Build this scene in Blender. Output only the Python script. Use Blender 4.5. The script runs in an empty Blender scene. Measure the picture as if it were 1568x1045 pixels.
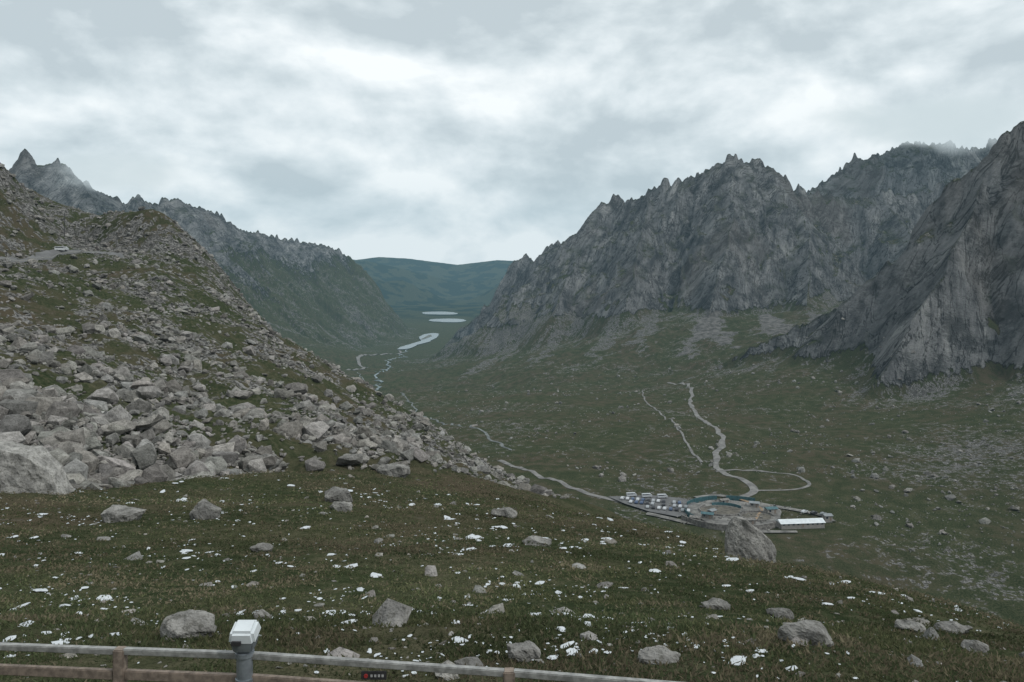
import bpy, bmesh, math, time
import numpy as np
from mathutils import Vector, Matrix
T0=time.time()
rng=np.random.default_rng(7)
scene=bpy.context.scene
scene.view_settings.view_transform='Standard'
scene.view_settings.look='None'
scene.view_settings.exposure=0

# ------------------------------------------------------------ noise
perm=np.random.default_rng(3).permutation(512).astype(np.int32)
perm=np.concatenate([perm,perm])
ga=np.random.default_rng(5).uniform(0,2*np.pi,512)
gx=np.cos(ga).astype(np.float32); gy=np.sin(ga).astype(np.float32)
def perlin(x,y,seed=0):
    x=x+seed*17.31; y=y-seed*9.77
    xi=np.floor(x).astype(np.int32); yi=np.floor(y).astype(np.int32)
    xf=(x-xi).astype(np.float32); yf=(y-yi).astype(np.float32)
    u=xf*xf*xf*(xf*(xf*6-15)+10); v=yf*yf*yf*(yf*(yf*6-15)+10)
    def g(ix,iy,fx,fy):
        h=perm[(perm[ix&511]+iy)&511]
        return gx[h]*fx+gy[h]*fy
    a=g(xi,yi,xf,yf); b=g(xi+1,yi,xf-1,yf)
    c=g(xi,yi+1,xf,yf-1); d=g(xi+1,yi+1,xf-1,yf-1)
    return (a+(b-a)*u+(c-a)*v+(a-b-c+d)*u*v)*1.4
def fbm(x,y,wl,octs,seed=0,rough=.5):
    o=0;a=1
    for i in range(octs):
        o=o+a*perlin(x/wl,y/wl,seed+i); a*=rough; wl*=.5
    return o
def rdg(a): return 1-2.2*np.abs(a)-.35
def sstep(a,b,x):
    t=np.clip((x-a)/(b-a),0,1); return t*t*(3-2*t)

# ------------------------------------------------------------ base surfaces from survey points
class MQ:
    def __init__(s,pts,c):
        P=np.array(pts,float); s.P=P; s.c=c
        n=len(P); A=np.zeros((n+3,n+3))
        d=np.hypot(P[:,None,0]-P[None,:,0],P[:,None,1]-P[None,:,1])
        A[:n,:n]=np.sqrt(d*d+c*c)
        A[:n,n]=1;A[:n,n+1]=P[:,0]/1000;A[:n,n+2]=P[:,1]/1000
        A[n:,:n]=A[:n,n:].T
        s.w=np.linalg.lstsq(A,np.concatenate([P[:,2],[0,0,0]]),rcond=1e-12)[0]
    def __call__(s,x,y):
        n=len(s.P); o=s.w[n]+s.w[n+1]*x/1000+s.w[n+2]*y/1000
        for i in range(n):
            o=o+s.w[i]*np.sqrt((x-s.P[i,0])**2+(y-s.P[i,1])**2+s.c**2)
        return o
hill_pts=[
 (0,0,-1.7),(-4,0,-1.6),(4,0,-1.8),(0,-12,1.5),(-3.8,6.1,-4.05),(0,5.7,-4.0),(4,5.5,-4.0),
 (0,8.8,-4.6),(0,15,-6.7),(0,26,-10.1),(0,45,-15.4),(0,70,-21.6),(0,110,-31.3),(0,160,-46),
 (-5,9,-4.7),(-8.9,16,-7.15),(-16.7,30,-11),(-23,42,-13.7),(-31,55,-16.1),(-47,85,-17.3),(-78,140,-17),(-122,220,-14.3),(-167,300,-4.9),
 (-5,16,-7.1),(-9.4,30,-11),(-16.2,52,-16),(-25,80,-21),(-37,120,-24.4),(-53,170,-27.6),(-78,250,-30.5),
 (-8.7,58,-17.9),(-13.5,90,-24.5),(-22,150,-35.4),(-34,230,-46.7),(-48,320,-58.5),
 (-26,60,-17.6),(-37,85,-20.7),(-61,140,-22.8),(-104,240,-19.5),(-143,330,-5.4),
 (1.5,8.8,-4.6),(2.6,15,-6.7),(5,28,-10.9),(7,40,-14.6),(14,80,-27),(21,120,-44),(30,200,-95),(50,300,-150),
 (14.8,50,-18.8),(19,64,-23.4),(30,100,-42),(4.2,9.2,-4.8),(6,13,-6.1),(11,24,-10.3),(19.3,42,-17.1),(32,70,-34),
 (6,9.5,-5),(9.6,15,-7.3),(19,30,-13.7),(32,50,-26),(60,60,-45),(9,10,-5.3),(23,25,-14),(60,20,-30),(120,0,-60),(100,100,-80),
 (-242,380,45),(-229,387,26),(-210,398,2),(-226,425,6),(-219,438,24),(-192,430,28),(-163,415,5),(-111,370,-33),(-65,340,-55),(-20,290,-67),(3,240,-67),
 (20,150,-48),(-197,310,0),(-195,345,3.0),(-182,365,1.6),(-400,350,120),(-500,200,160),(-400,100,90),(-300,0,60),(-120,30,4),(-100,100,-4),(-60,60,-11),
 (-30,10,-3),(-200,-100,60),(0,-200,40),(100,-200,10),
 (-100,480,-110),(-20,430,-150),(60,330,-160),(60,240,-110),(-150,540,-80),(-192,600,-60),(-60,600,-240),(-280,800,-120),(-450,900,-60),(-150,900,-280),(-300,1200,-300),
 (-600,600,120),(200,400,-260)]
floor_pts=[(60,440,-143),(117,457,-143),(170,450,-143),(117,500,-144),(30,560,-146),(10,800,-163),(109,620,-148),(148,578,-146),(185,720,-152),
 (239,1150,-178),(113,1200,-195),(321,950,-155),(366,1300,-160),(411,1600,-128),(246,1400,-182),(307,1750,-128),(170,1800,-176),(80,1500,-195),
 (-39,1400,-228),(-137,2000,-260),(-142,1300,-212),(-269,2300,-302),(-437,2300,-302),(-338,3100,-349),(-380,3500,-350),(-363,4300,-350),(-300,5400,-350),
 (-500,8000,-360),(2000,9000,-360),(-3000,9000,-360),(-620,3300,-338),(-519,2100,-272),(-300,1000,-222),(-250,1500,-258),(-560,1500,-240),
 (236,370,-150),(280,440,-143),(370,580,-139),(484,760,-134),(369,880,-156),(206,490,-143),(300,600,-145),(800,600,-50),(900,900,-40),(500,200,-110),
 (600,0,-90),(200,200,-160),(0,0,-170),(0,-600,-150),(-1200,-600,-100),(-900,600,-150),(1000,-600,-80),(0,12000,-370),(-6000,4000,-200),(5000,4000,-150),(-700,5000,-352),(0,5000,-352),(-600,4300,-351),(-100,4000,-351),
 (-150,3150,-350),(-150,2750,-325),(-240,2550,-318),(-380,2800,-338),(0,3500,-350),
 (0,2000,-222),(0,2400,-240),(-30,1700,-225),(500,1500,-124),(520,1250,-120),(-700,2700,-270),(-650,2300,-245),(-640,2950,-315),(440,1420,-140)]
hillF=MQ(hill_pts,9.0); floorF=MQ(floor_pts,90.0)

RIDGES=[
 ([(1500,2200,260),(1217,2150,227),(1077,2150,189),(937,2150,178),(790,2150,190),(745,2150,202),(735,2150,230),(705,2150,255),(692,2150,262),(640,2150,262),(579,2150,284),(545,2170,258),(512,2200,250),(467,2200,229),(395,2250,208),(348,2300,170),(325,2330,175),(308,2350,204),(290,2350,174),(260,2350,182),(236,2400,117),(195,2500,61),(150,2620,64),(123,2700,50),(98,2750,-10),(80,2860,-16),(66,2890,22),(47,2905,30),(34,2925,-44),(14,2950,-90),(-90,3000,-172),(-190,3010,-248),(-268,3010,-330)],1.0,.35,400,16,1),
 ([(579,2150,262),(540,1950,120),(470,1780,0),(400,1650,-118)],.5,.72,150,8,2),
 ([(395,2250,187),(330,2050,80),(290,1900,-5),(250,1750,-95)],.5,.72,150,8,3),
 ([(236,2400,97),(180,2200,10),(130,2050,-65),(90,1900,-135)],.5,.70,120,6,4),
 ([(753,2150,178),(720,1950,80),(650,1750,-30),(590,1600,-118)],.5,.72,150,8,5),
 ([(1000,2150,160),(950,1900,60),(850,1700,-20)],.5,.72,150,8,6),
 ([(900,2700,200),(985,2600,249),(1050,2600,300),(1112,2600,338),(1190,2600,352),(1270,2600,397),(1340,2600,392),(1408,2600,380),(1524,2600,376),(1700,2600,430),(2300,2500,500)],1.0,.3,400,17,7),
 ([(1200,900,420),(826,1000,276),(745,1030,243),(676,1060,188),(637,1080,150),(595,1100,98),(561,1120,50),(543,1140,0),(529,1160,-25),(481,1180,-66),(432,1220,-98),(375,1250,-130),(335,1280,-162)],1.25,.35,260,8,8),
 ([(637,1070,130),(520,960,0),(430,900,-100),(385,870,-152)],.9,.7,100,5,9),
 ([(745,1030,230),(700,850,70),(620,760,-60),(600,700,-120)],.8,.75,120,5,10),
 ([(-2200,2100,420),(-1500,2250,250),(-1440,2290,262),(-1391,2300,332),(-1365,2310,285),(-1297,2350,286),(-1290,2400,240),(-1252,2550,205),(-1240,2580,190),(-1224,2600,216),(-1190,2680,196),(-1160,2750,222),(-1107,3000,183),(-1077,3200,130),(-979,3500,97),(-893,3800,82),(-850,3900,60),(-793,4000,13),(-722,4150,-90),(-680,4300,-225),(-650,4420,-335)],1.1,.40,350,10,11),
 ([(-1107,3000,165),(-950,2950,20),(-820,2900,-120)],.5,.7,120,5,12),
 ([(-979,3500,80),(-860,3450,-30),(-770,3400,-170)],.5,.7,120,5,13),
 ([(-893,3800,66),(-790,3780,-60),(-690,3760,-200)],.5,.7,120,5,19),
 ([(-1224,2600,200),(-1050,2450,60),(-880,2350,-90)],.5,.7,120,5,18),
 ([(-5000,10000,300),(-2600,10000,120),(-1950,10000,40),(-1650,10000,66),(-1170,10000,18),(-680,10000,-30),(-195,10000,34),(400,10000,10),(3000,9500,200)],.2,.1,700,0,14),
 ([(-2200,6300,20),(-1350,6700,-100),(-900,7000,-175),(-700,7200,-280),(-600,7300,-345)],.3,.25,400,0,15),
 ([(1800,6500,150),(300,6900,-40),(-60,7000,-170),(-330,7000,-315)],.3,.25,400,0,16),
 ([(-2500,8300,100),(-1500,8300,10),(-1000,8400,-95),(-560,8500,-190),(-300,8500,-170),(0,8500,-110),(600,8500,0),(2500,8500,60)],.3,.2,400,0,17),
]
def ridge_eval(x,y,R):
    pts,k1,k2,D1,jag,sd=R
    P=np.array(pts,float)
    best=np.full(x.shape,1e9); zc=np.zeros(x.shape); ss=np.zeros(x.shape); s0=0
    for i in range(len(P)-1):
        a=P[i];b=P[i+1]; dx,dy=b[0]-a[0],b[1]-a[1]; L2=dx*dx+dy*dy; L=math.sqrt(L2)
        t=np.clip(((x-a[0])*dx+(y-a[1])*dy)/L2,0,1)
        d=np.hypot(x-a[0]-t*dx,y-a[1]-t*dy)
        m=d<best
        best=np.where(m,d,best); zc=np.where(m,a[2]+(b[2]-a[2])*t,zc); ss=np.where(m,s0+t*L,ss)
        s0+=L
    h=zc-k1*D1*(1-np.exp(-best/D1))-k2*best
    if jag>0:
        am=.08+.92*sstep(-140,20,zc)
        tw=sstep(.0,.28,perlin(ss/34,ss*0+sd*3.3,sd))*(.55+1.1*np.clip(perlin(ss/95,ss*0+sd*2.3,sd+2)+.3,0,1))
        tw2=sstep(.05,.3,perlin(ss/15,ss*0+sd*5.1,sd+4)); j3=perlin(ss/7,ss*0+sd,sd+9)
        h=h+jag*am*(1.1*tw+.5*tw2+.3*j3-.75)*np.exp(-(best/24)**2)
        w=perlin(x/110,y/110,sd+30)*60+perlin(x/40,y/40,sd+31)*18
        g=1-2*np.abs(perlin((ss+w)/105,best/300,sd+20)); g2=1-2*np.abs(perlin((ss+w*.6)/38,best/170,sd+22))
        h=h+(g*23+g2*9-13)*am*sstep(5,110,best)
    return h,best

def height(x,y,full=False):
    x=np.asarray(x,float); y=np.asarray(y,float); r=np.hypot(x,y)
    fl=floorF(x,y)
    w=1-sstep(60,95,np.hypot((x-118)/1.1,(y-455)))
    fl=fl*(1-w)+(-143)*w
    wl=(1-sstep(190,340,np.abs(x+390-(y-3500)*0.02)))*sstep(2850,3080,y)*(1-sstep(6000,7000,y))
    fl=fl*(1-wl)+(-352.0)*wl
    calm=(1-w)*(1-wl)
    q=np.clip(r-650,0,None)
    hi=hillF(np.clip(x,-1500,1500),np.clip(y,-1500,1300))-q*.6-q*q*.0015
    fb=np.interp(x,[-200,-60,-35,-27,-17,-2,12,40,60],[35,50,56,82,97,120,150,200,400])
    n1=perlin(x/9,y/9,50)
    rk=sstep(-4,8,y-fb+n1*6)*sstep(20,50,r)
    hnoise=fbm(x,y,30,4,60)*(.3+rk*2.6)*sstep(12,60,r)+fbm(x,y,3.2,3,70)*(.12+.5*rk)*sstep(3,9,r)
    hi2=hi+hnoise
    m=r>500
    mo=np.full(x.shape,-1e4); dmin=np.full(x.shape,1e4)
    if m.any():
        xm,ym=x[m],y[m]
        wx=perlin(xm/60,ym/60,90)*7; wy=perlin(xm/60,ym/60,91)*7
        acc=None;dd=None
        for R in RIDGES:
            h,b=ridge_eval(xm+wx,ym+wy,R)
            acc=h if acc is None else np.logaddexp(acc/3,h/3)*3
            dd=b if dd is None else np.minimum(dd,b)
        det=0
        for i,wlg in enumerate((240,120,60,30,15)):
            det=det+rdg(perlin(xm/wlg,ym/wlg,100+i))*wlg*(.10 if i<2 else .18)
        tilt=.35+.5*perlin(xm/500,ym/500,145)
        sl=rdg(perlin((xm*.9-acc*tilt)/46,(ym*.5+acc*.3)/150,140))*10+rdg(perlin((xm*.9-acc*tilt*.8)/19,(ym*.5+acc*.3)/70,141))*5.5
        near=1-sstep(4500,6000,ym)
        up=sstep(10,130,acc-fl[m])
        east=.65+.35*sstep(-600,-200,xm)
        acc=acc+((det*.85+sl)*sstep(0,70,dd)+det*.12)*near*(.03+.97*up)*east
        mo[m]=acc; dmin[m]=dd
    fn=(fbm(x,y,160,3,120)*5*sstep(500,900,r)+fbm(x,y,22,4,130)*1.5+rdg(perlin(x/55,y/55,133))*5*sstep(900,1500,r)*(1-sstep(2400,3000,r)))*calm
    fl2=fl+fn
    base=np.logaddexp(fl2/4,hi2/4)*4
    h=np.where(m,np.logaddexp(base/4,np.maximum(mo,-3000)/4)*4,base)
    if not full: return h
    return h,dict(fl=fl2,hi=hi2,mo=mo,rk=rk,dmin=dmin,r=r)

# ------------------------------------------------------------ helpers
def new_mesh(name,V,F,mats=(),smooth=False,attrs=None):
    me=bpy.data.meshes.new(name)
    V=np.asarray(V,np.float32); F=np.asarray(F,np.int32)
    k=F.shape[1]
    me.vertices.add(len(V)); me.vertices.foreach_set('co',V.ravel())
    me.loops.add(F.size); me.loops.foreach_set('vertex_index',F.ravel())
    me.polygons.add(len(F)); me.polygons.foreach_set('loop_start',np.arange(0,F.size,k,dtype=np.int32))
    me.polygons.foreach_set('loop_total',np.full(len(F),k,dtype=np.int32))
    me.polygons.foreach_set('use_smooth',np.full(len(F),smooth))
    me.update(calc_edges=True)
    if attrs:
        for nm,a in attrs.items():
            ca=me.color_attributes.new(nm,'FLOAT_COLOR','POINT')
            ca.data.foreach_set('color',np.asarray(a,np.float32).ravel())
    for mt in mats: me.materials.append(mt)
    ob=bpy.data.objects.new(name,me); scene.collection.objects.link(ob)
    return ob

class NT:
    def __init__(s,name,world=False):
        if world:
            s.m=bpy.data.worlds.new(name); scene.world=s.m
        else: s.m=bpy.data.materials.new(name)
        s.m.use_nodes=True; s.t=s.m.node_tree; s.t.nodes.clear()
    def n(s,typ,ins=None,**kw):
        nd=s.t.nodes.new(typ)
        for k,v in kw.items(): setattr(nd,k,v)
        if ins:
            for k,v in ins.items(): s.set(nd.inputs[k],v)
        return nd
    def set(s,inp,v):
        if isinstance(v,bpy.types.NodeSocket): s.t.links.new(v,inp)
        elif isinstance(v,bpy.types.Node): s.t.links.new(v.outputs[0],inp)
        else:
            if inp.type=='RGBA' and len(v)==3: v=(*v,1)
            inp.default_value=v
    def math(s,op,a,b=None,c=None,clamp=False):
        nd=s.t.nodes.new('ShaderNodeMath'); nd.operation=op; nd.use_clamp=clamp
        s.set(nd.inputs[0],a)
        if b is not None: s.set(nd.inputs[1],b)
        if c is not None: s.set(nd.inputs[2],c)
        return nd.outputs[0]
    def mix(s,f,a,b,mode='MIX'):
        nd=s.t.nodes.new('ShaderNodeMix'); nd.data_type='RGBA'; nd.blend_type=mode; nd.clamp_factor=True
        s.set(nd.inputs[0],f); s.set(nd.inputs[6],a); s.set(nd.inputs[7],b); return nd.outputs[2]
    def noise(s,vec,scale,detail=4,rough=.55,dist=0,dim='3D'):
        nd=s.n('ShaderNodeTexNoise',{'Vector':vec,'Scale':scale,'Detail':detail,'Roughness':rough,'Distortion':dist},noise_dimensions=dim); return nd.outputs[0]
    def mr(s,v,a,b,c=0,d=1,smooth=True):
        nd=s.n('ShaderNodeMapRange',{0:v,1:a,2:b,3:c,4:d}); nd.interpolation_type='SMOOTHSTEP' if smooth else 'LINEAR'; return nd.outputs[0]
    def ramp(s,v,stops):
        nd=s.n('ShaderNodeValToRGB',{0:v}); e=nd.color_ramp.elements
        while len(e)<len(stops): e.new(.5)
        for i,(p,c) in enumerate(stops): e[i].position=p; e[i].color=(*c,1)
        return nd.outputs[0]
    def pos(s,sc=None):
        g=s.n('ShaderNodeNewGeometry').outputs['Position']
        if sc is None: return g
        m=s.n('ShaderNodeMapping',{'Vector':g,'Scale':sc}); return m.outputs[0]
    def out(s,sh,vol=None):
        o=s.n('ShaderNodeOutputMaterial')
        if sh is not None: s.t.links.new(sh,o.inputs[0])
        if vol is not None: s.t.links.new(vol,o.inputs[1])
        return s.m
def simple(name,col,rough=.7,metal=0,var=.25,nscale=6,bump=0):
    k=NT(name); p=k.n('ShaderNodeTexCoord').outputs['Object']
    n=k.noise(p,nscale,4,.6)
    c=k.mix(k.mr(n,.3,.7),tuple(v*(1-var) for v in col),tuple(min(1,v*(1+var)) for v in col))
    b=k.n('ShaderNodeBsdfPrincipled',{'Base Color':c,'Roughness':rough,'Metallic':metal})
    if bump: b_=k.n('ShaderNodeBump',{'Height':n,'Strength':.6,'Distance':bump}); k.set(b.inputs['Normal'],b_.outputs[0])
    return k.out(b.outputs[0])

# ------------------------------------------------------------ terrain material
def terrain_material():
    k=NT('terrain_ground')
    P=k.pos()
    at=k.n('ShaderNodeVertexColor',layer_name='mask'); sep=k.n('ShaderNodeSeparateColor',{0:at.outputs[0]})
    R,G,B=sep.outputs[0],sep.outputs[1],sep.outputs[2]
    nz=k.n('ShaderNodeSeparateXYZ',{0:k.n('ShaderNodeNewGeometry').outputs['Normal']}).outputs[2]
    nmid=k.noise(P,.09,5,.66,dim='2D'); nfine=k.noise(P,1.1,5,.68,dim='2D'); nvf=k.noise(P,14,2,.6,dim='2D')
    g1=k.ramp(nmid,[(.34,(.020,.032,.017)),(.5,(.044,.054,.029)),(.64,(.096,.090,.058))])
    g2=k.ramp(nfine,[(.34,(.027,.038,.018)),(.5,(.060,.072,.037)),(.64,(.123,.115,.073))])
    grass=k.mix(.55,g1,g2)
    grass=k.mix(k.math('MULTIPLY',B,k.mr(nmid,.40,.58,.2,1)),grass,(.092,.076,.053))
    grass=k.mix(k.mr(nvf,.4,.7,0,.5),grass,(.022,.028,.014))
    s3=k.n('ShaderNodeSeparateXYZ',{0:P}); px,py,pz=s3.outputs
    bn=k.noise(P,.004,3,.6,dim='2D')
    fr=k.math('MULTIPLY',k.mr(py,4300,5600),k.mr(bn,.46,.54,.35,.95))
    grass=k.mix(fr,grass,(.010,.022,.015))
    v=k.n('ShaderNodeTexVoronoi',{'Vector':P,'Scale':.55},voronoi_dimensions='2D')
    vs=k.n('ShaderNodeSeparateColor',{0:v.outputs['Color']}).outputs[0]
    sc=k.mix(vs,(.085,.083,.080),(.25,.245,.236))
    sc=k.mix(k.mr(nfine,.40,.60),(.055,.054,.050),sc)
    sm=k.math('ADD',G,k.math('MULTIPLY',k.math('SUBTRACT',nmid,.5),1.3))
    sm=k.math('ADD',sm,k.math('MULTIPLY',k.math('SUBTRACT',vs,.5),.55))
    smask=k.mr(sm,.42,.66)
    sc=k.mix(k.mr(G,.8,1.0),sc,k.mix(k.mr(nmid,.35,.65),(.085,.082,.078),(.165,.16,.152)))
    col=k.mix(smask,grass,sc)
    bend=k.math('MULTIPLY',k.math('SUBTRACT',bn,.5),.8)
    q1=k.math('SUBTRACT',k.math('MULTIPLY',px,.9),k.math('MULTIPLY',pz,k.math('ADD',.35,bend))); q2=k.math('ADD',k.math('MULTIPLY',py,.5),k.math('MULTIPLY',pz,.3))
    def jv(a,b): return k.n('ShaderNodeCombineXYZ',{0:k.math('MULTIPLY',q1,a),1:k.math('MULTIPLY',q2,b),2:0}).outputs[0]
    streak=k.noise(jv(.030,.015),1.0,8,.78,.25,'2D')
    crack=k.noise(jv(.055,.018),1.0,4,.70,.3,'2D')
    ck=k.mr(k.math('ABSOLUTE',k.math('SUBTRACT',crack,.5)),0,.030,1,0)
    blotch=k.noise(P,.025,8,.76)
    rk=k.ramp(streak,[(.32,(.090,.095,.100)),(.45,(.180,.184,.188)),(.56,(.270,.272,.272)),(.70,(.43,.43,.42))])
    rk=k.mix(k.mr(blotch,.40,.53,.70,0),rk,(.050,.054,.056))
    rk=k.mix(k.math('MULTIPLY',ck,.8),rk,(.026,.028,.030))
    rk=k.mix(k.mr(bn,.55,.68,0,.3),rk,(.17,.145,.125))
    rk=k.mix(k.mr(nz,.62,.88,0,.6),rk,(.064,.074,.050))
    rm=k.math('ADD',R,k.math('MULTIPLY',k.math('SUBTRACT',nmid,.5),1.6))
    rmask=k.mr(rm,.42,.6)
    col=k.mix(rmask,col,rk)
    hb=k.math('ADD',k.math('MULTIPLY',blotch,k.mr(rmask,0,1,.4,34)),k.math('MULTIPLY',nfine,.4))
    bump=k.n('ShaderNodeBump',{'Height':hb,'Strength':1.0,'Distance':1.0})
    b=k.n('ShaderNodeBsdfDiffuse',{'Color':col,'Roughness':.6,'Normal':bump.outputs[0]})
    return k.out(b.outputs[0])
M_TER=terrain_material()

# ------------------------------------------------------------ terrain sheet
fine=np.radians(np.linspace(-37,37,1120))
coarse=np.radians(np.linspace(37,323,190)[1:-1])
TH=np.concatenate([fine,coarse])
def logseg(a,b,q): 
    n=int(math.log(b/a)/q); return list(np.exp(np.linspace(math.log(a),math.log(b),n,endpoint=False)))
RR=logseg(.5,5,.12)+logseg(5,100,.010)+logseg(100,480,.0065)+logseg(480,850,.006)+list(np.arange(850,2900,5.0))+list(np.arange(2900,4700,9.0))+logseg(4700,16000,.02)+[16000]
RR=np.array(RR); nT=len(TH); nR=len(RR)
rg,tg=np.meshgrid(RR,TH,indexing='ij')
X=(rg*np.sin(tg)).ravel(); Y=(rg*np.cos(tg)).ravel()
H,D=height(X,Y,True)
ii,jj=np.meshgrid(np.arange(nR-1),np.arange(nT),indexing='ij')
a=ii*nT+jj; b=ii*nT+(jj+1)%nT; c=(ii+1)*nT+(jj+1)%nT; d=(ii+1)*nT+jj
F=np.stack([a,b,c,d],-1).reshape(-1,4)
Hg=H.reshape(nR,nT)
dhr=np.gradient(Hg,axis=0)/np.gradient(rg,axis=0)
dht=np.gradient(Hg,axis=1)/(np.gradient(tg,axis=1)*rg+1e-9)
slope=np.hypot(dhr,np.clip(dht,-5,5)).ravel()
mt=D['mo']-np.maximum(D['fl'],D['hi'])
isn=D['r']
big=fbm(X,Y,220,3,200)
lowcut=85*(1-sstep(50,380,X))*(X>-450)*(1-sstep(-120,-20,H))
rock=sstep(5,55,mt+big*50-lowcut)*sstep(.4,.75,slope+big*.2)*(isn>500)
rock=np.maximum(rock,sstep(1.0,1.3,slope)*sstep(0,25,mt-lowcut*.6)*(isn>500))
rock*=1-sstep(4600,5600,Y)
leftside=sstep(-350,-600,X)*(Y>1300)
lefthi=sstep(-110,90,H+big*110)
rock=rock*(1-leftside*(1-.22-.65*lefthi))
fan=np.zeros_like(X); wob=fbm(X,Y,40,3,260)*.5
for ax,ay,bx_,by_,hw,st in [(440,1760,345,1420,58,1),(530,1690,470,1400,44,1),(610,1640,560,1400,36,.9),(250,1880,150,1480,34,.66),(60,2200,-60,1780,34,.64),(-40,2600,-160,2150,40,.62),(650,1570,600,1330,40,.8),(-10,2050,-100,1650,26,.64),(130,1990,40,1600,28,.62),(-110,2850,-230,2500,36,.62),(330,1830,240,1520,34,.7),(-800,3050,-600,2950,40,.6),(-760,3500,-560,3400,40,.6)]:
    dx,dy=bx_-ax,by_-ay; L=math.hypot(dx,dy); t=((X-ax)*dx+(Y-ay)*dy)/(L*L); pr=np.abs((X-ax)*dy-(Y-ay)*dx)/L
    fan=np.maximum(fan,st*(1-sstep(.55,1.05,pr/(hw*np.clip(t,0,1)**.8+6)+wob))*sstep(-.02,.08,t)*(1-sstep(.75,1.05,t+wob)))
fan*=(isn>1000)
rock*=1-.85*fan*(slope<.8)
tal=sstep(-110,-5,mt+big*35)*(1-rock)*(isn>500)*(Y<4600)
pp=(X-Y)*.7+fbm(X,Y,120,2,212)*20; aa=(X+Y)*.7
strk=perlin(pp/26,aa/210,213)+.6*perlin(pp/11,aa/110,214)
scree=tal*np.clip(.42+.5*strk+.3*fbm(X,Y,160,2,210)+.15*sstep(0,50,mt)-.24*leftside,0,.78)
hillzone=(D['hi']>D['fl'])&(isn<700)
scree=np.where(hillzone,D['rk']*(.38+.38*fbm(X,Y,34,3,220)+.2*sstep(330,400,Y)),scree)
flat=(~hillzone)&(isn<1700)&(mt<-20)
blk=np.exp(-(((X/np.maximum(Y,1)-.60)/.09)**2+((Y-620)/60)**2))
scree=np.where(flat,np.maximum(scree,.15+.28*fbm(X,Y,110,4,215)+.06*sstep(.42,.6,X/np.maximum(Y,1))*(Y>0)+.35*blk),scree)
scree=np.clip(scree,0,.8); scree=np.maximum(scree,fan*1.0)
brown=np.clip(.44+1.0*fbm(X,Y,70,4,230)+hillzone*.4*fbm(X,Y,12,3,235),0,1)*np.where(hillzone,1.0,.85)*(1-.7*sstep(1800,3000,Y))
brown*=1-.9*np.exp(-(((X-190)/50)**2+((Y-450)/45)**2))
mask=np.stack([rock,scree,brown,np.ones_like(rock)],-1)
terrain=new_mesh('terrain',np.stack([X,Y,H],-1),F,[M_TER],True,attrs={'mask':mask})

# ------------------------------------------------------------ rocks
def rock_material(name,a=(.165,.162,.157),b=(.36,.352,.34),sc=1.0):
    k=NT(name); P=k.pos()
    at=k.n('ShaderNodeVertexColor',layer_name='tint').outputs[0]
    n=k.noise(P,1.3*sc,5,.66); n2=k.noise(P,7*sc,3,.68)
    c=k.mix(k.mr(n,.3,.7),a,b)
    c=k.mix(k.mr(n2,.5,.66,0,.6),c,(.08,.08,.067))
    c=k.mix(1,c,at,'MULTIPLY')
    bp=k.n('ShaderNodeBump',{'Height':n,'Strength':.9,'Distance':.4/sc})
    bs=k.n('ShaderNodeBsdfDiffuse',{'Color':c,'Roughness':.5,'Normal':bp.outputs[0]})
    return k.out(bs.outputs[0])
M_ROCK=rock_material('granite')
def hull(n,sx,sy,sz,seed,box=.5):
    r=np.random.default_rng(seed); bm=bmesh.new()
    for i in range(n):
        v=r.normal(size=3); v/=np.linalg.norm(v)
        q=v/np.max(np.abs(v)); v=v*(1-box)+q*box*.85
        v*=r.uniform(.82,1.08)
        bm.verts.new((v[0]*sx,v[1]*sy,v[2]*sz))
    res=bmesh.ops.convex_hull(bm,input=bm.verts)
    junk=[g for g in res['geom_interior'] if isinstance(g,bmesh.types.BMVert)]+[g for g in res['geom_unused'] if isinstance(g,bmesh.types.BMVert)]
    if junk: bmesh.ops.delete(bm,geom=list(set(junk)),context='VERTS')
    bmesh.ops.triangulate(bm,faces=bm.faces)
    bm.verts.index_update()
    V=np.array([v.co[:] for v in bm.verts]); Fc=np.array([[v.index for v in f.verts] for f in bm.faces]); bm.free()
    return V,Fc
VARS=[hull(20,1,rng.uniform(.55,1),rng.uniform(.4,.75),i+1,rng.uniform(.3,.9)) for i in range(26)]
VSNOW=[hull(26,1,rng.uniform(.4,1),.6,i+60,0) for i in range(14)]
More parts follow.
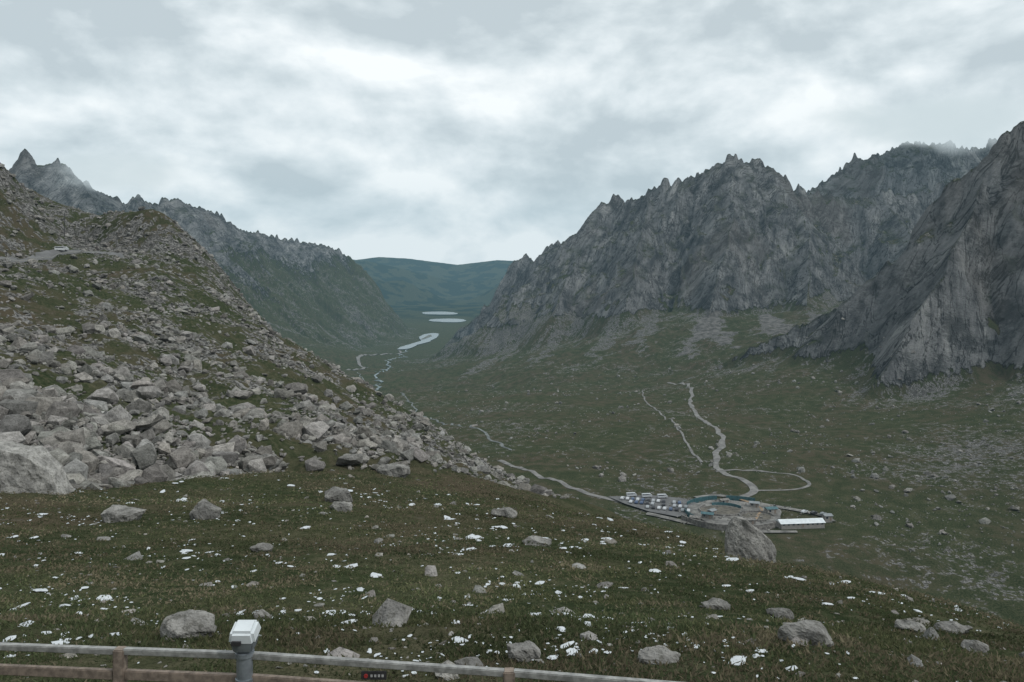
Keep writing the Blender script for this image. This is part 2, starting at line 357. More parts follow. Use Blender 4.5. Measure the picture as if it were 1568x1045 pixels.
def scatter(name,x,y,z,size,mat,flat=1.0,tint=(.75,1.15),sink=.25,variants=VARS,tilt=.5,sv=(.75,1.25)):
    n=len(x); vi=rng.integers(0,len(variants),n); Vs=[];Fs=[];Ts=[];off=0
    for q,(V,Fc) in enumerate(variants):
        idx=np.where(vi==q)[0]
        if len(idx)==0: continue
        m=len(idx); ang=rng.uniform(0,2*np.pi,m); ta=rng.uniform(-tilt,tilt,m); tb=rng.uniform(-tilt,tilt,m)
        ca,sa=np.cos(ang),np.sin(ang)
        p=np.repeat(V[None]*1.0,m,0); sc=rng.uniform(sv[0],sv[1],(m,1,3)); p=p*sc
        p[:,:,2]*=flat
        y1=p[:,:,1]*np.cos(ta)[:,None]-p[:,:,2]*np.sin(ta)[:,None]; z1=p[:,:,1]*np.sin(ta)[:,None]+p[:,:,2]*np.cos(ta)[:,None]
        x1=p[:,:,0]*np.cos(tb)[:,None]+z1*np.sin(tb)[:,None]; z2=-p[:,:,0]*np.sin(tb)[:,None]+z1*np.cos(tb)[:,None]
        x2=x1*ca[:,None]-y1*sa[:,None]; y2=x1*sa[:,None]+y1*ca[:,None]
        s=size[idx][:,None]*.5
        W=np.stack([x2*s+x[idx][:,None],y2*s+y[idx][:,None],z2*s+(z[idx]+size[idx]*.5*(.55*flat-sink))[:,None]],-1)
        t=rng.uniform(tint[0],tint[1],m)
        T=np.stack([t*rng.uniform(.98,1.05,m),t,t*rng.uniform(.94,1.0,m),np.ones(m)],-1)
        Vs.append(W.reshape(-1,3)); Ts.append(np.repeat(T,len(V),0))
        Fs.append((Fc[None]+(np.arange(m)*len(V))[:,None,None]+off).reshape(-1,3)); off+=m*len(V)
    return new_mesh(name,np.concatenate(Vs),np.concatenate(Fs),[mat],False,attrs={'tint':np.concatenate(Ts)})

# hillside boulder field
N=64000
u=rng.uniform(-.8,.18,N); yy=np.exp(rng.uniform(math.log(48),math.log(460),N)); xx=u*yy
hh,dd=height(xx,yy,True)
belt=sstep(60,66,yy)*(1-sstep(92,112,yy))
pat=fbm(xx,yy,34,3,220)*.9+fbm(xx,yy,11,2,301)*.35
dens=dd['rk']*(.13+.87*sstep(-.06,.40,pat+belt*.50+.26*sstep(-.28,-.02,xx/yy)+.35*sstep(330,400,yy)))
keep=(rng.uniform(0,1,N)<dens)&(dd['hi']>dd['fl'])
xx,yy,hh=xx[keep],yy[keep],hh[keep]
sz=.30*(rng.pareto(1.95,len(xx))+1)*(.8+yy/230)*np.where((yy>56)&(yy<125),1.35,1); sz=np.clip(sz,.3,4.0)
scatter('boulder_field',xx,yy,hh,sz,M_ROCK,sink=.2,tint=(.55,1.2))
# valley boulders
N=17000
u=rng.uniform(-.1,.85,N); yy=np.exp(rng.uniform(math.log(400),math.log(1450),N)); xx=u*yy
hh,dd=height(xx,yy,True)
blk=np.exp(-(((u-.60)/.09)**2+((yy-620)/60)**2))
dens=sstep(-.35,.6,fbm(xx,yy,70,3,310)+.3*sstep(.25,.55,u)+.6*blk)*((np.hypot(xx-118,yy-455)>75))*(dd['fl']>dd['hi'])*(1-sstep(20,60,dd['mo']-dd['fl']))
keep=rng.uniform(0,1,N)<dens
xx,yy,hh=xx[keep],yy[keep],hh[keep]
sz=np.clip(.85*(rng.pareto(2.6,len(xx))+.6)*(.6+yy/1100),.6,6)
scatter('valley_boulders',xx,yy,hh,sz,M_ROCK,tint=(.6,1.1))
# grass stones
N=1200
u=rng.uniform(-.75,.75,N); yy=np.exp(rng.uniform(math.log(9),math.log(95),N)); xx=u*yy
hh,dd=height(xx,yy,True); keep=(dd['rk']<.5)
xx,yy,hh=xx[keep],yy[keep],hh[keep]
sz=np.clip(.10*(rng.pareto(2.3,len(xx))+.5)*(.6+yy/32),.06,.8)
scatter('meadow_stones',xx,yy,hh,sz,M_ROCK,flat=.65,tint=(.75,1.1),sink=.35)
# snow remnants
k=NT('old_snow'); b=k.n('ShaderNodeBsdfDiffuse',{'Color':k.mix(k.noise(k.pos(),9,3,.6),(.40,.43,.46),(.70,.73,.75))}); M_SNOW=k.out(b.outputs[0])
N=9000
u=rng.uniform(-.75,.75,N); yy=np.exp(rng.uniform(math.log(9),math.log(85),N)); xx=u*yy
hh,dd=height(xx,yy,True)
dens=(.07+sstep(.05,.5,fbm(xx,yy,5,3,320)+.08))*(.35+.65*sstep(-.35,.3,-u+.1))*.75
keep=(dd['rk']<.4)&(rng.uniform(0,1,N)<dens)
xx,yy,hh=xx[keep],yy[keep],hh[keep]
sz=np.minimum(.05*(rng.pareto(2.0,len(xx))+.6)*(.5+yy/17),.06+.016*yy)
scatter('snow_patches',xx,yy,hh+.012,sz,M_SNOW,flat=.22,tint=(.9,1),sink=.0,tilt=.15,variants=VSNOW,sv=(.5,1.4))
t=rng.uniform(-1,1,34); xx=1.15+t*.75; yy=15.6-.25*t+rng.normal(0,.13,34); hh=height(xx,yy)
scatter('snow_patches',xx,yy,hh+.02,rng.uniform(.10,.34,34),M_SNOW,flat=.22,tint=(.95,1),sink=0,tilt=.15,variants=VSNOW,sv=(.6,1.5))

def mkboulder(bm,sx,seed,tint,x,y,zadd,rot=(0,0,0)):
    P=np.array([v.co[:] for v in bm.verts]); L=sx*.35
    dn=perlin(P[:,0]/L+P[:,2]/L,P[:,1]/L-P[:,2]/L,seed)*.05*sx+perlin(P[:,0]/L*3+P[:,2]/L*2,P[:,1]/L*3,seed+1)*.022*sx+perlin(P[:,0]/L*8+P[:,2]/L*5,P[:,1]/L*8,seed+2)*.01*sx
    bm.normal_update()
    for v,dv in zip(bm.verts,dn): v.co+=v.normal*float(dv)
    me=bpy.data.meshes.new('boulder'); bm.to_mesh(me); bm.free()
    ca=me.color_attributes.new('tint','FLOAT_COLOR','POINT'); ca.data.foreach_set('color',np.tile([tint,tint,tint*.98,1],len(me.vertices)).astype(np.float32))
    me.materials.append(M_ROCK); ob=bpy.data.objects.new('boulder',me); scene.collection.objects.link(ob)
    z=float(height(np.array([x]),np.array([y]))[0]); ob.location=(x,y,z+zadd); ob.rotation_euler=rot
    return ob
def boulder(x,y,sx,sy,szz,seed,rot=0,tx=0,ty=0,sink=.25,n=22,box=.5,tint=.9,zoff=0):
    V,Fc=hull(n,sx/2,sy/2,szz/2,seed,box)
    bm=bmesh.new(); vs=[bm.verts.new(v) for v in V]
    for f in Fc: bm.faces.new([vs[i] for i in f])
    bmesh.ops.dissolve_limit(bm,angle_limit=.12,verts=bm.verts,edges=bm.edges)
    bmesh.ops.bevel(bm,geom=bm.edges[:],offset=min(sx,szz)*.022,segments=2,affect='EDGES',profile=.6)
    bmesh.ops.triangulate(bm,faces=bm.faces)
    for _ in range(3): bmesh.ops.subdivide_edges(bm,edges=[e for e in bm.edges if e.calc_length()>sx*.06],cuts=1,use_grid_fill=False); bmesh.ops.triangulate(bm,faces=bm.faces)
    return mkboulder(bm,sx,seed,tint,x,y,szz*(.5-sink)+zoff,(tx,ty,rot))
def custom(pts,x,y,zadd,seed,tint,cut=.16):
    bm=bmesh.new()
    for p in pts: bm.verts.new(p)
    bmesh.ops.convex_hull(bm,input=bm.verts)
    loose=[v for v in bm.verts if not v.link_faces]
    if loose: bmesh.ops.delete(bm,geom=loose,context='VERTS')
    bmesh.ops.dissolve_limit(bm,angle_limit=.1,verts=bm.verts,edges=bm.edges)
    bmesh.ops.bevel(bm,geom=bm.edges[:],offset=.06,segments=2,affect='EDGES',profile=.6)
    bmesh.ops.triangulate(bm,faces=bm.faces)
    for _ in range(4): bmesh.ops.subdivide_edges(bm,edges=[e for e in bm.edges if e.calc_length()>cut],cuts=1); bmesh.ops.triangulate(bm,faces=bm.faces)
    mkboulder(bm,2.6,seed,tint,x,y,zadd)
custom([(-3.2,-.8,1.7),(-2.6,-1.2,-1.6),(-3.0,1.2,-1.4),(-2.8,1.0,1.9),(-1.2,-1.4,1.75),(.4,-1.3,1.35),(.6,1.0,1.4),(2.2,-1.0,-.1),(2.9,-.9,-1.9),(2.6,1.2,-1.8),(0,-1.9,-2.1),(1.9,1.0,.1),(-1.5,-1.8,-.6)],-34.3,57,2.2,31,1.2,.25)
custom([(-1.55,-.7,-1.2),(-.2,-1.3,-2.0),(1.5,-.5,-1.7),(1.35,1.1,-1.6),(-1.2,1.2,-1.4),
         (-1.6,-.35,.15),(-.75,-1.0,-.1),(-.95,.3,1.55),(-.35,-.35,1.45),(.65,-.65,.65),(1.35,-.2,-.1),(1.15,.8,.1),(-.3,1.0,1.3),(-1.4,.8,.5)],14.6,49,1.15,5,.95)
boulder(-21,43.5,2.6,1.8,1.25,102,rot=.1,tint=1.0)
boulder(-17.5,46,2.0,1.7,1.35,103,rot=.4,tint=.75)
boulder(-27,36,3.6,2.0,.8,104,rot=-.1)
boulder(-4.6,11.4,.85,.6,.5,105,rot=.1,sink=.15)
boulder(4.0,10.8,.85,.6,.42,107,rot=-.3,tint=.95)
boulder(1.75,9.6,.6,.4,.2,108,sink=.3)
boulder(7.0,12.1,.5,.35,.26,109)
boulder(5.2,20.5,.8,.55,.35,110)
boulder(1.15,17.5,.75,.5,.25,111)
boulder(.12,9.8,.48,.35,.24,112,sink=.1)
boulder(6.2,18.5,.7,.5,.35,113)
boulder(11,20,1.0,.7,.4,114); boulder(9.4,19,.8,.6,.35,115)
boulder(-11,52,1.7,1.2,.9,116); boulder(1.2,40,1.7,1.2,.7,117); boulder(-.6,58,2.2,1.4,.9,118)
boulder(-10,32,1,.7,.45,119); boulder(-4.8,15.5,.4,.35,.25,120); boulder(-14,95,4.5,3,2.2,121); boulder(-27,88,4,3,2.4,122)
boulder(-13,60,2.6,1.6,1.4,123,tint=.8)

# ------------------------------------------------------------ grass tufts
def grass_mat():
    k=NT('turf_blades'); at=k.n('ShaderNodeVertexColor',layer_name='tint').outputs[0]
    b=k.n('ShaderNodeBsdfDiffuse',{'Color':at}); tr=k.n('ShaderNodeBsdfTranslucent',{'Color':at})
    return k.out(k.n('ShaderNodeMixShader',{0:.4,1:b.outputs[0],2:tr.outputs[0]}).outputs[0])
N=85000
u=rng.uniform(-.78,.78,N); yy=np.exp(rng.uniform(math.log(6.5),math.log(110),N)); xx=u*yy
hh,dd=height(xx,yy,True)
keep=(dd['rk']<.6)&(rng.uniform(0,1,N)<sstep(-.7,.3,fbm(xx,yy,2.5,3,330)))
xx,yy,hh=xx[keep],yy[keep],hh[keep]; n=len(xx); K=6
bx=np.repeat(xx,K)+rng.normal(0,.05,n*K)*np.repeat(1+yy/12,K); by=np.repeat(yy,K)+rng.normal(0,.05,n*K)*np.repeat(1+yy/12,K); bz=np.repeat(hh,K)-.02
ht=rng.uniform(.010,.036,n*K)*np.repeat(1+yy/30,K); an=rng.uniform(0,np.pi,n*K); wd=rng.uniform(.005,.010,n*K)*np.repeat(1+yy/7,K)
dx,dy=np.cos(an)*wd,np.sin(an)*wd; lx,ly=rng.normal(0,.9,n*K)*ht,rng.normal(0,.9,n*K)*ht
V=np.stack([np.stack([bx-dx,by-dy,bz],-1),np.stack([bx+dx,by+dy,bz],-1),np.stack([bx+lx,by+ly,bz+ht+.02],-1)],1).reshape(-1,3)
base=np.array([[.082,.098,.050],[.110,.117,.062],[.175,.152,.102],[.064,.080,.041]])
pn=fbm(xx,yy,4,3,340)+.5*fbm(xx,yy,14,2,345)
pk=np.repeat(np.clip(((pn+.6)*2.6).astype(int),0,3),K); pk=np.where(rng.uniform(0,1,n*K)<.35,rng.integers(0,4,n*K),pk)
brn=np.repeat(sstep(.1,.5,fbm(xx,yy,9,3,355)),K)
pk=np.where(rng.uniform(0,1,n*K)<brn*.8,2,pk)
C=base[pk]*rng.uniform(.75,1.3,(n*K,1))*np.repeat(1+.45*np.clip(fbm(xx,yy,11,3,350),-1,1),K)[:,None]; C=np.concatenate([C,np.ones((n*K,1))],1)
new_mesh('grass',V,np.arange(len(V)).reshape(-1,3),[grass_mat()],attrs={'tint':np.repeat(C,3,0)})

# ------------------------------------------------------------ roads (draped strips)
M_ROAD=simple('pale_gravel_road',(.165,.16,.152),.9,var=.35,nscale=.2)
M_ASPH=simple('asphalt',(.12,.12,.12),.85,var=.2,nscale=.2)
def strip(name,pts,width,mat,off=.5,step=4.0,wig=.5):
    P=np.array(pts,float)
    out=[]
    for i in range(len(P)-1):
        p0=P[max(i-1,0)];p1=P[i];p2=P[i+1];p3=P[min(i+2,len(P)-1)]
        m=max(2,int(np.linalg.norm(p2-p1)/step))
        for t in np.linspace(0,1,m,endpoint=False):
            out.append(.5*((2*p1)+(-p0+p2)*t+(2*p0-5*p1+4*p2-p3)*t*t+(-p0+3*p1-3*p2+p3)*t**3))
    out.append(P[-1]); Q=np.array(out)
    Q=Q+np.stack([perlin(np.arange(len(Q))*step/28,np.zeros(len(Q))+3.3,8),perlin(np.arange(len(Q))*step/28,np.zeros(len(Q))+6.1,9)],-1)*width*wig
    tg=np.gradient(Q,axis=0); tg/=np.linalg.norm(tg,axis=1)[:,None]+1e-9
    nm=np.stack([-tg[:,1],tg[:,0]],-1)
    wv=width*(1+.4*perlin(np.arange(len(Q))*.23,np.zeros(len(Q)),7))
    rows=[]
    for f in (-.5,-.25,0,.25,.5):
        q=Q+nm*(wv*f)[:,None]; rows.append(np.stack([q[:,0],q[:,1],height(q[:,0],q[:,1])+off-(.25 if abs(f)==.5 else 0)],-1))
    V=np.stack(rows,1).reshape(-1,3); n=len(Q); Fs=[]
    for i in range(n-1):
        for j in range(4): Fs.append((i*5+j,i*5+j+1,(i+1)*5+j+1,(i+1)*5+j))
    return new_mesh(name,V,Fs,[mat],True)
strip('dirt_road',[(134,482),(150,497),(152,520),(144,560),(152,600),(170,650),(182,700),(186,760),(196,850),(210,950),(235,1050),(247,1150),(236,1210)],4.6,M_ROAD,.6)
strip('loop_road',[(140,553),(160,556),(185,546),(192,520),(178,503),(152,500)],2.0,M_ROAD,.5)
strip('footpath',[(138,585),(140,640),(150,720),(157,820),(162,950),(175,1080),(190,1150)],1.8,M_ROAD,.6,wig=1.0)
strip('dirt_road.001',[(66,476),(48,492),(30,525),(12,560),(-8,600)],4.0,M_ROAD,.5)
strip('footpath.001',[(-480,2010),(-420,2110),(-400,2200),(-455,2380),(-478,2560),(-450,2850),(-425,3050),(-440,3140)],9,M_ROAD,2.0,12)
M_STREAM=simple('stream_gravel',(.10,.11,.105),.6,var=.7,nscale=.12)
strip('stream',[(-2,650),(-59,860),(-120,1050),(-167,1250),(-215,1400),(-271,1560),(-320,1750),(-387,1990)],2.4,M_STREAM,.5,6,3.0)
strip('mountain_road',[(-230,290),(-205,305),(-197,325),(-195,345),(-188,360),(-178,368)],5.5,M_ASPH,.35,2,.1)

# ------------------------------------------------------------ lakes and river
def water():
    k=NT('lake_water'); n=k.noise(k.pos(),.05,3,.6)
    bp=k.n('ShaderNodeBump',{'Height':n,'Strength':.25,'Distance':1.5})
    b=k.n('ShaderNodeBsdfPrincipled',{'Base Color':(.10,.14,.15,1),'Roughness':.22,'Normal':bp.outputs[0]})
    b.inputs['IOR'].default_value=1.33; return k.out(b.outputs[0])
M_W=water()
strip('river',[(-271,1560),(-290,1750),(-330,1950),(-340,2200),(-375,2450),(-395,2650),(-385,2850),(-420,3000),(-410,3200)],4.5,M_W,1.4,10,5.0)
def lake(pts,z=-348.6,name='lake',mat=None):
    bm=bmesh.new(); P=np.array(pts,float); n=len(P); out=[]
    for i in range(n):
        p0,p1,p2,p3=P[i-1],P[i],P[(i+1)%n],P[(i+2)%n]
        for t in (0,.2,.4,.6,.8):
            q=.5*((2*p1)+(-p0+p2)*t+(2*p0-5*p1+4*p2-p3)*t*t+(-p0+3*p1-3*p2+p3)*t**3)
            w=float(perlin(np.array([q[0]/22]),np.array([q[1]/70]),77)[0])*9
            out.append((q[0]+w,q[1]+w))
    bm.faces.new([bm.verts.new((p[0],p[1],z)) for p in out]); bmesh.ops.triangulate(bm,faces=bm.faces)
    me=bpy.data.meshes.new(name); bm.to_mesh(me); bm.free(); me.materials.append(mat or M_W)
    if me.polygons[0].normal.z<0: me.flip_normals()
    ob=bpy.data.objects.new(name,me); scene.collection.objects.link(ob)
lake([(-448,3180),(-412,3200),(-395,3330),(-365,3450),(-345,3650),(-352,3860),(-390,3880),(-425,3780),(-420,3640),(-402,3500),(-425,3380),(-450,3270)])
lake([(-470,4660),(-360,4580),(-290,4600),(-275,4740),(-330,4850),(-420,4860),(-490,4790)])
lake([(-560,5270),(-430,5230),(-360,5290),(-390,5440),(-480,5540),(-590,5500),(-600,5380)])
M_BAR=simple('sand_bar',(.12,.125,.105),.9,var=.3,nscale=.05)
lake([(-405,3560),(-385,3620),(-372,3740),(-388,3800),(-400,3700)],-348.2,'sand_bar',M_BAR)

# ------------------------------------------------------------ boxes helper
def bm_box(bm,c,s,mi=0,rotz=0,bev=0,taper=None):
    r=bmesh.ops.create_cube(bm,size=1); vs=r['verts']
    bmesh.ops.scale(bm,vec=s,verts=vs)
    if taper:
        for v in vs:
            if v.co.z>0: v.co.x*=taper[0]; v.co.y*=taper[1]
    fs={f for v in vs for f in v.link_faces}
    for f in fs: f.material_index=mi
    if bev:
        es=list({e for v in vs for e in v.link_edges}); rr=bmesh.ops.bevel(bm,geom=es,offset=bev,segments=2,affect='EDGES')
        vs=list(set([v for v in vs if v.is_valid]+rr['verts']))
        for f in {f for v in vs for f in v.link_faces}: f.material_index=mi
    if rotz: bmesh.ops.rotate(bm,cent=(0,0,0),matrix=Matrix.Rotation(rotz,3,'Z'),verts=vs)
    bmesh.ops.translate(bm,vec=c,verts=vs); return vs
def bm_cyl(bm,c,r,h,mi=0,seg=20,axis='Z',r2=None):
    q=bmesh.ops.create_cone(bm,cap_ends=True,segments=seg,radius1=r,radius2=r if r2 is None else r2,depth=h); vs=q['verts']
    if axis=='Y': bmesh.ops.rotate(bm,cent=(0,0,0),matrix=Matrix.Rotation(math.pi/2,3,'X'),verts=vs)
    if axis=='X': bmesh.ops.rotate(bm,cent=(0,0,0),matrix=Matrix.Rotation(math.pi/2,3,'Y'),verts=vs)
    for f in {f for v in vs for f in v.link_faces}: f.material_index=mi
    bmesh.ops.translate(bm,vec=c,verts=vs); return vs
def finish(bm,name,mats,loc=(0,0,0),rot=(0,0,0),parent=None):
    me=bpy.data.meshes.new(name); bm.to_mesh(me); bm.free()
    for m in mats: me.materials.append(m)
    ob=bpy.data.objects.new(name,me); scene.collection.objects.link(ob); ob.location=loc; ob.rotation_euler=rot
    if parent: ob.parent=parent
    return ob
def empty(name,loc=(0,0,0),rot=(0,0,0)):
    e=bpy.data.objects.new(name,None); scene.collection.objects.link(e); e.location=loc; e.rotation_euler=rot; return e

# ------------------------------------------------------------ fence
M_WOOD=simple('weathered_wood',(.20,.16,.13),.8,var=.35,nscale=18,bump=.004)
M_RAIL=simple('worn_painted_rail',(.26,.26,.25),.55,var=.35,nscale=14,bump=.002)
M_STEEL=simple('galvanised_steel',(.26,.29,.32),.45,.5,var=.2,nscale=10)
M_WHITE=simple('white_paint',(.62,.66,.68),.35,var=.08,nscale=6)
M_DARK=simple('dark_plastic',(.03,.03,.032),.5)
M_RED=simple('red_paint',(.30,.03,.03),.5)
M_TXT=simple('white_lettering',(.35,.35,.35),.6)
fx=[-6.2,-4.55,-2.93,-1.95,-.02,1.9,3.9]
fy=lambda x:5.6+(-.02-x)*.14
fz=lambda x:np.interp(x,[-6.2,-3.9,-1.95,0,3.9],[-3.02,-2.95,-2.88,-2.87,-2.9])
fence=empty('railing_fence')
def beam(bm,a,b,w,h,mi=0):
    a=Vector(a);b=Vector(b);d=b-a;L=d.length
    vs=bm_box(bm,(0,0,0),(L,w,h),mi,bev=.006)
    q=d.to_track_quat('X','Z').to_matrix()
    bmesh.ops.rotate(bm,cent=(0,0,0),matrix=q,verts=vs); bmesh.ops.translate(bm,vec=(a+b)/2,verts=vs)
bm=bmesh.new()
for i in range(len(fx)-1):
    a,b=fx[i],fx[i+1]; beam(bm,(a+.03,fy(a),fz(a)),(b-.03,fy(b),fz(b)),.05,.045)
finish(bm,'top_rail',[M_RAIL],parent=fence)
bm=bmesh.new()
for i in range(len(fx)-1):
    a,b=fx[i],fx[i+1]
    for dz,h in ((-.175,.07),(-.55,.07)): beam(bm,(a+.04,fy(a),fz(a)+dz),(b-.04,fy(b),fz(b)+dz),.045,h)
finish(bm,'lower_rails',[M_WOOD],parent=fence)
for i,a in enumerate(fx):
    if i==3: continue
    bm=bmesh.new(); bm_box(bm,(a,fy(a),fz(a)-.64),(.085,.085,1.32),0,bev=.008,taper=(.95,.95)); finish(bm,'post_%d'%i,[M_WOOD],parent=fence)
bm=bmesh.new(); bm_box(bm,(-.98,5.70-.0,-2.94),(.18,.012,.06),0,bev=.003); bm_cyl(bm,(-1.035,5.691,-2.94),.014,.008,1,16,'Y'); 
for j in range(4): bm_box(bm,(-.995+.026*j,5.692,-2.94),(.015,.005,.016),2)
finish(bm,'rail_plaque',[M_DARK,M_RED,M_TXT],parent=fence)
sp=empty('weather_sensor_post',(-1.95,5.86,0))
bm=bmesh.new(); bm_cyl(bm,(0,0,-3.42),.058,1.16,0,28); bm_cyl(bm,(0,0,-2.86),.068,.03,0,28); bm_cyl(bm,(0,0,-3.05),.066,.03,0,28); finish(bm,'steel_post',[M_STEEL],parent=sp)
bm=bmesh.new(); vs=bm_box(bm,(0,0,-2.79),(.13,.12,.09),0,bev=.012,taper=(1.35,1.3)); finish(bm,'head_base',[M_STEEL],parent=sp)
bm=bmesh.new(); vs=bm_box(bm,(0,0,0),(.20,.19,.10),0,bev=.02,taper=(.82,.8)); bmesh.ops.rotate(bm,cent=(0,0,0),matrix=Matrix.Rotation(.30,3,'X'),verts=bm.verts); bmesh.ops.translate(bm,vec=(0,0,-2.70),verts=bm.verts); bm_box(bm,(-.03,-.098,-2.745),(.07,.02,.03),1,bev=.003)
finish(bm,'white_housing',[M_WHITE,M_DARK],parent=sp)

# ------------------------------------------------------------ car park complex
def ground_patch(name,pts,mat,z):
    bm=bmesh.new(); f=bm.faces.new([bm.verts.new((p[0],p[1],z)) for p in pts]); bmesh.ops.triangulate(bm,faces=bm.faces)
    bm.normal_update()
    return finish(bm,name,[mat])
M_CONC=simple('concrete_paving',(.15,.145,.135),.85,var=.45,nscale=.25)
M_TEAL=simple('teal_sheet_metal',(.045,.11,.125),.5,var=.3,nscale=1)
M_ROOFW=simple('white_roof_sheet',(.62,.66,.68),.45,var=.1,nscale=.5)
M_ROOFG=simple('grey_roof_sheet',(.22,.24,.25),.5,var=.15,nscale=.5)
M_WALL=simple('plaster_wall',(.24,.23,.215),.8,var=.15,nscale=.6)
M_STONE=simple('stone_wall',(.16,.152,.142),.9,var=.5,nscale=.8,bump=.1)
M_ORNG=simple('ochre_paving',(.24,.17,.11),.8,var=.3,nscale=.5)
M_SOIL=simple('dug_soil',(.10,.09,.072),.9,var=.4,nscale=.4)
M_GLASS=simple('window_glass',(.03,.04,.05),.15,var=.1)
M_TYRE=simple('tyre_rubber',(.02,.02,.02),.8)
zp=-141.9
ground_patch('car_park',[(58,484),(66,470),(78,455),(92,446),(104,452),(112,464),(104,480),(84,487)],M_ASPH,zp)
bm=bmesh.new()
def disc(bm,cx,cy,rx,ry,z,mi=0,seg=48):
    f=bm.faces.new([bm.verts.new((cx+rx*math.cos(t)*(1+.08*math.sin(5*t)),cy+ry*math.sin(t)*(1+.06*math.cos(3*t)),z)) for t in np.linspace(0,2*math.pi,seg,endpoint=False)]); f.material_index=mi
disc(bm,126,453,26,24,zp+.05); finish(bm,'plaza',[M_CONC])
bm=bmesh.new(); disc(bm,119,457,11,9,zp+.10); finish(bm,'plaza_garden',[M_SOIL])
bm=bmesh.new(); disc(bm,136,446,8,7,zp+.11); finish(bm,'plaza_garden',[M_SOIL])
def wall_arc(name,cx,cy,rx,ry,a0,a1,h,th,mat,z=zp,seg=40):
    bm=bmesh.new(); rings=[]
    for t in np.linspace(a0,a1,seg):
        c,s=math.cos(t),math.sin(t)
        rings.append([bm.verts.new((cx+(rx+o)*c,cy+(ry+o)*s,z+zz)) for o,zz in ((0,-1),(th,-1),(th,h),(0,h))])
    for i in range(seg-1):
        for j in range(4): bm.faces.new((rings[i][j],rings[i][(j+1)%4],rings[i+1][(j+1)%4],rings[i+1][j]))
    bm.faces.new(rings[0]); bm.faces.new(rings[-1][::-1]); bmesh.ops.recalc_face_normals(bm,faces=bm.faces)
    return finish(bm,name,[mat])
wall_arc('teal_hoarding',126,454,28,26,.9,1.5,1.8,.3,M_TEAL)
wall_arc('teal_hoarding',126,454,28,26,1.7,2.6,1.8,.3,M_TEAL)
wall_arc('teal_hoarding',126,454,28,26,3.1,3.7,1.8,.3,M_TEAL)
wall_arc('teal_hoarding',120,456,12,11,.4,1.9,1.6,.3,M_TEAL)
wall_arc('retaining_wall',122,452,30,27,3.5,5.4,2.2,.8,M_STONE)
wall_arc('garden_wall',119,457,12,10,2.2,6.0,.9,.6,M_STONE)
wall_arc('garden_wall',136,446,9,8,0,5.0,.9,.6,M_STONE)
n=260; an=rng.uniform(0,2*np.pi,n); rr=rng.uniform(.15,1.35,n)**.8
xx=124+30*rr*np.cos(an); yy=452+27*rr*np.sin(an)
scatter('rubble',xx,yy,np.full(n,zp),rng.uniform(.4,1.7,n),M_ROCK,tint=(.5,1.1))
def house(name,x,y,w,d,h,roofmat,wallmat,rot=0,rise=1.4,z=zp):
    e=empty(name,(x,y,z),(0,0,rot))
    bm=bmesh.new(); bm_box(bm,(0,0,h/2-.5),(w,d,h+1)); finish(bm,'walls',[wallmat],parent=e)
    bm=bmesh.new(); o=.5
    v=[bm.verts.new(p) for p in [(-w/2-o,-d/2-o,h),(w/2+o,-d/2-o,h),(w/2+o,d/2+o,h),(-w/2-o,d/2+o,h),(-w/2-o,0,h+rise),(w/2+o,0,h+rise)]]
    for f in ((0,1,5,4),(2,3,4,5),(1,2,5),(3,0,4),(3,2,1,0)): bm.faces.new([v[i] for i in f])
    finish(bm,'roof',[roofmat],parent=e)
    bm=bmesh.new(); nw=max(2,int(w/2.6))
    for i in range(nw):
        xx_=-w/2+(i+.5)*w/nw
        if i==nw//2: bm_box(bm,(xx_,-d/2-.03,1.05),(1.0,.08,2.1),1)
        else: bm_box(bm,(xx_,-d/2-.03,1.6),(1.1,.08,1.1),0)
    finish(bm,'windows_and_door',[M_GLASS,M_WOOD],parent=e)
house('long_white_roofed_building',155,432,24,7,2.0,M_ROOFW,M_WALL,.10,1.4)
house('hut',146,453,6,4,2.6,M_TEAL,M_WALL,.2,.7)
house('hut',140,464,5,3.5,2.5,M_ROOFG,M_WALL,-.3,.7)
house('hut',108,444,6,3.5,2.5,M_TEAL,M_STONE,-.3,.7)
house('hut',100,438,5,3.5,2.5,M_STONE,M_STONE,-.4,.7)
house('hut',128,434,6,3.5,2.5,M_STONE,M_STONE,.1,.7)
house('hut',112,450,4,3,2.4,M_ROOFG,M_WALL,.7,.6)
house('hut',124,470,5,3,2.4,M_STONE,M_WALL,.3,.6)
house('hut',173,441,4,4,2.6,M_ROOFG,M_WALL,.1,.7)
strip('ochre_walkway',[(132,438),(138,450),(143,460),(140,472),(134,482)],2.2,M_ORNG,1.25,2)
strip('dirt_road.002',[(76,454),(92,440),(110,430),(128,424),(150,424)],4,M_CONC,.9,3)
strip('dirt_road.003',[(110,484),(124,488),(134,482),(150,468),(172,452),(176,440)],4,M_CONC,.9,3)
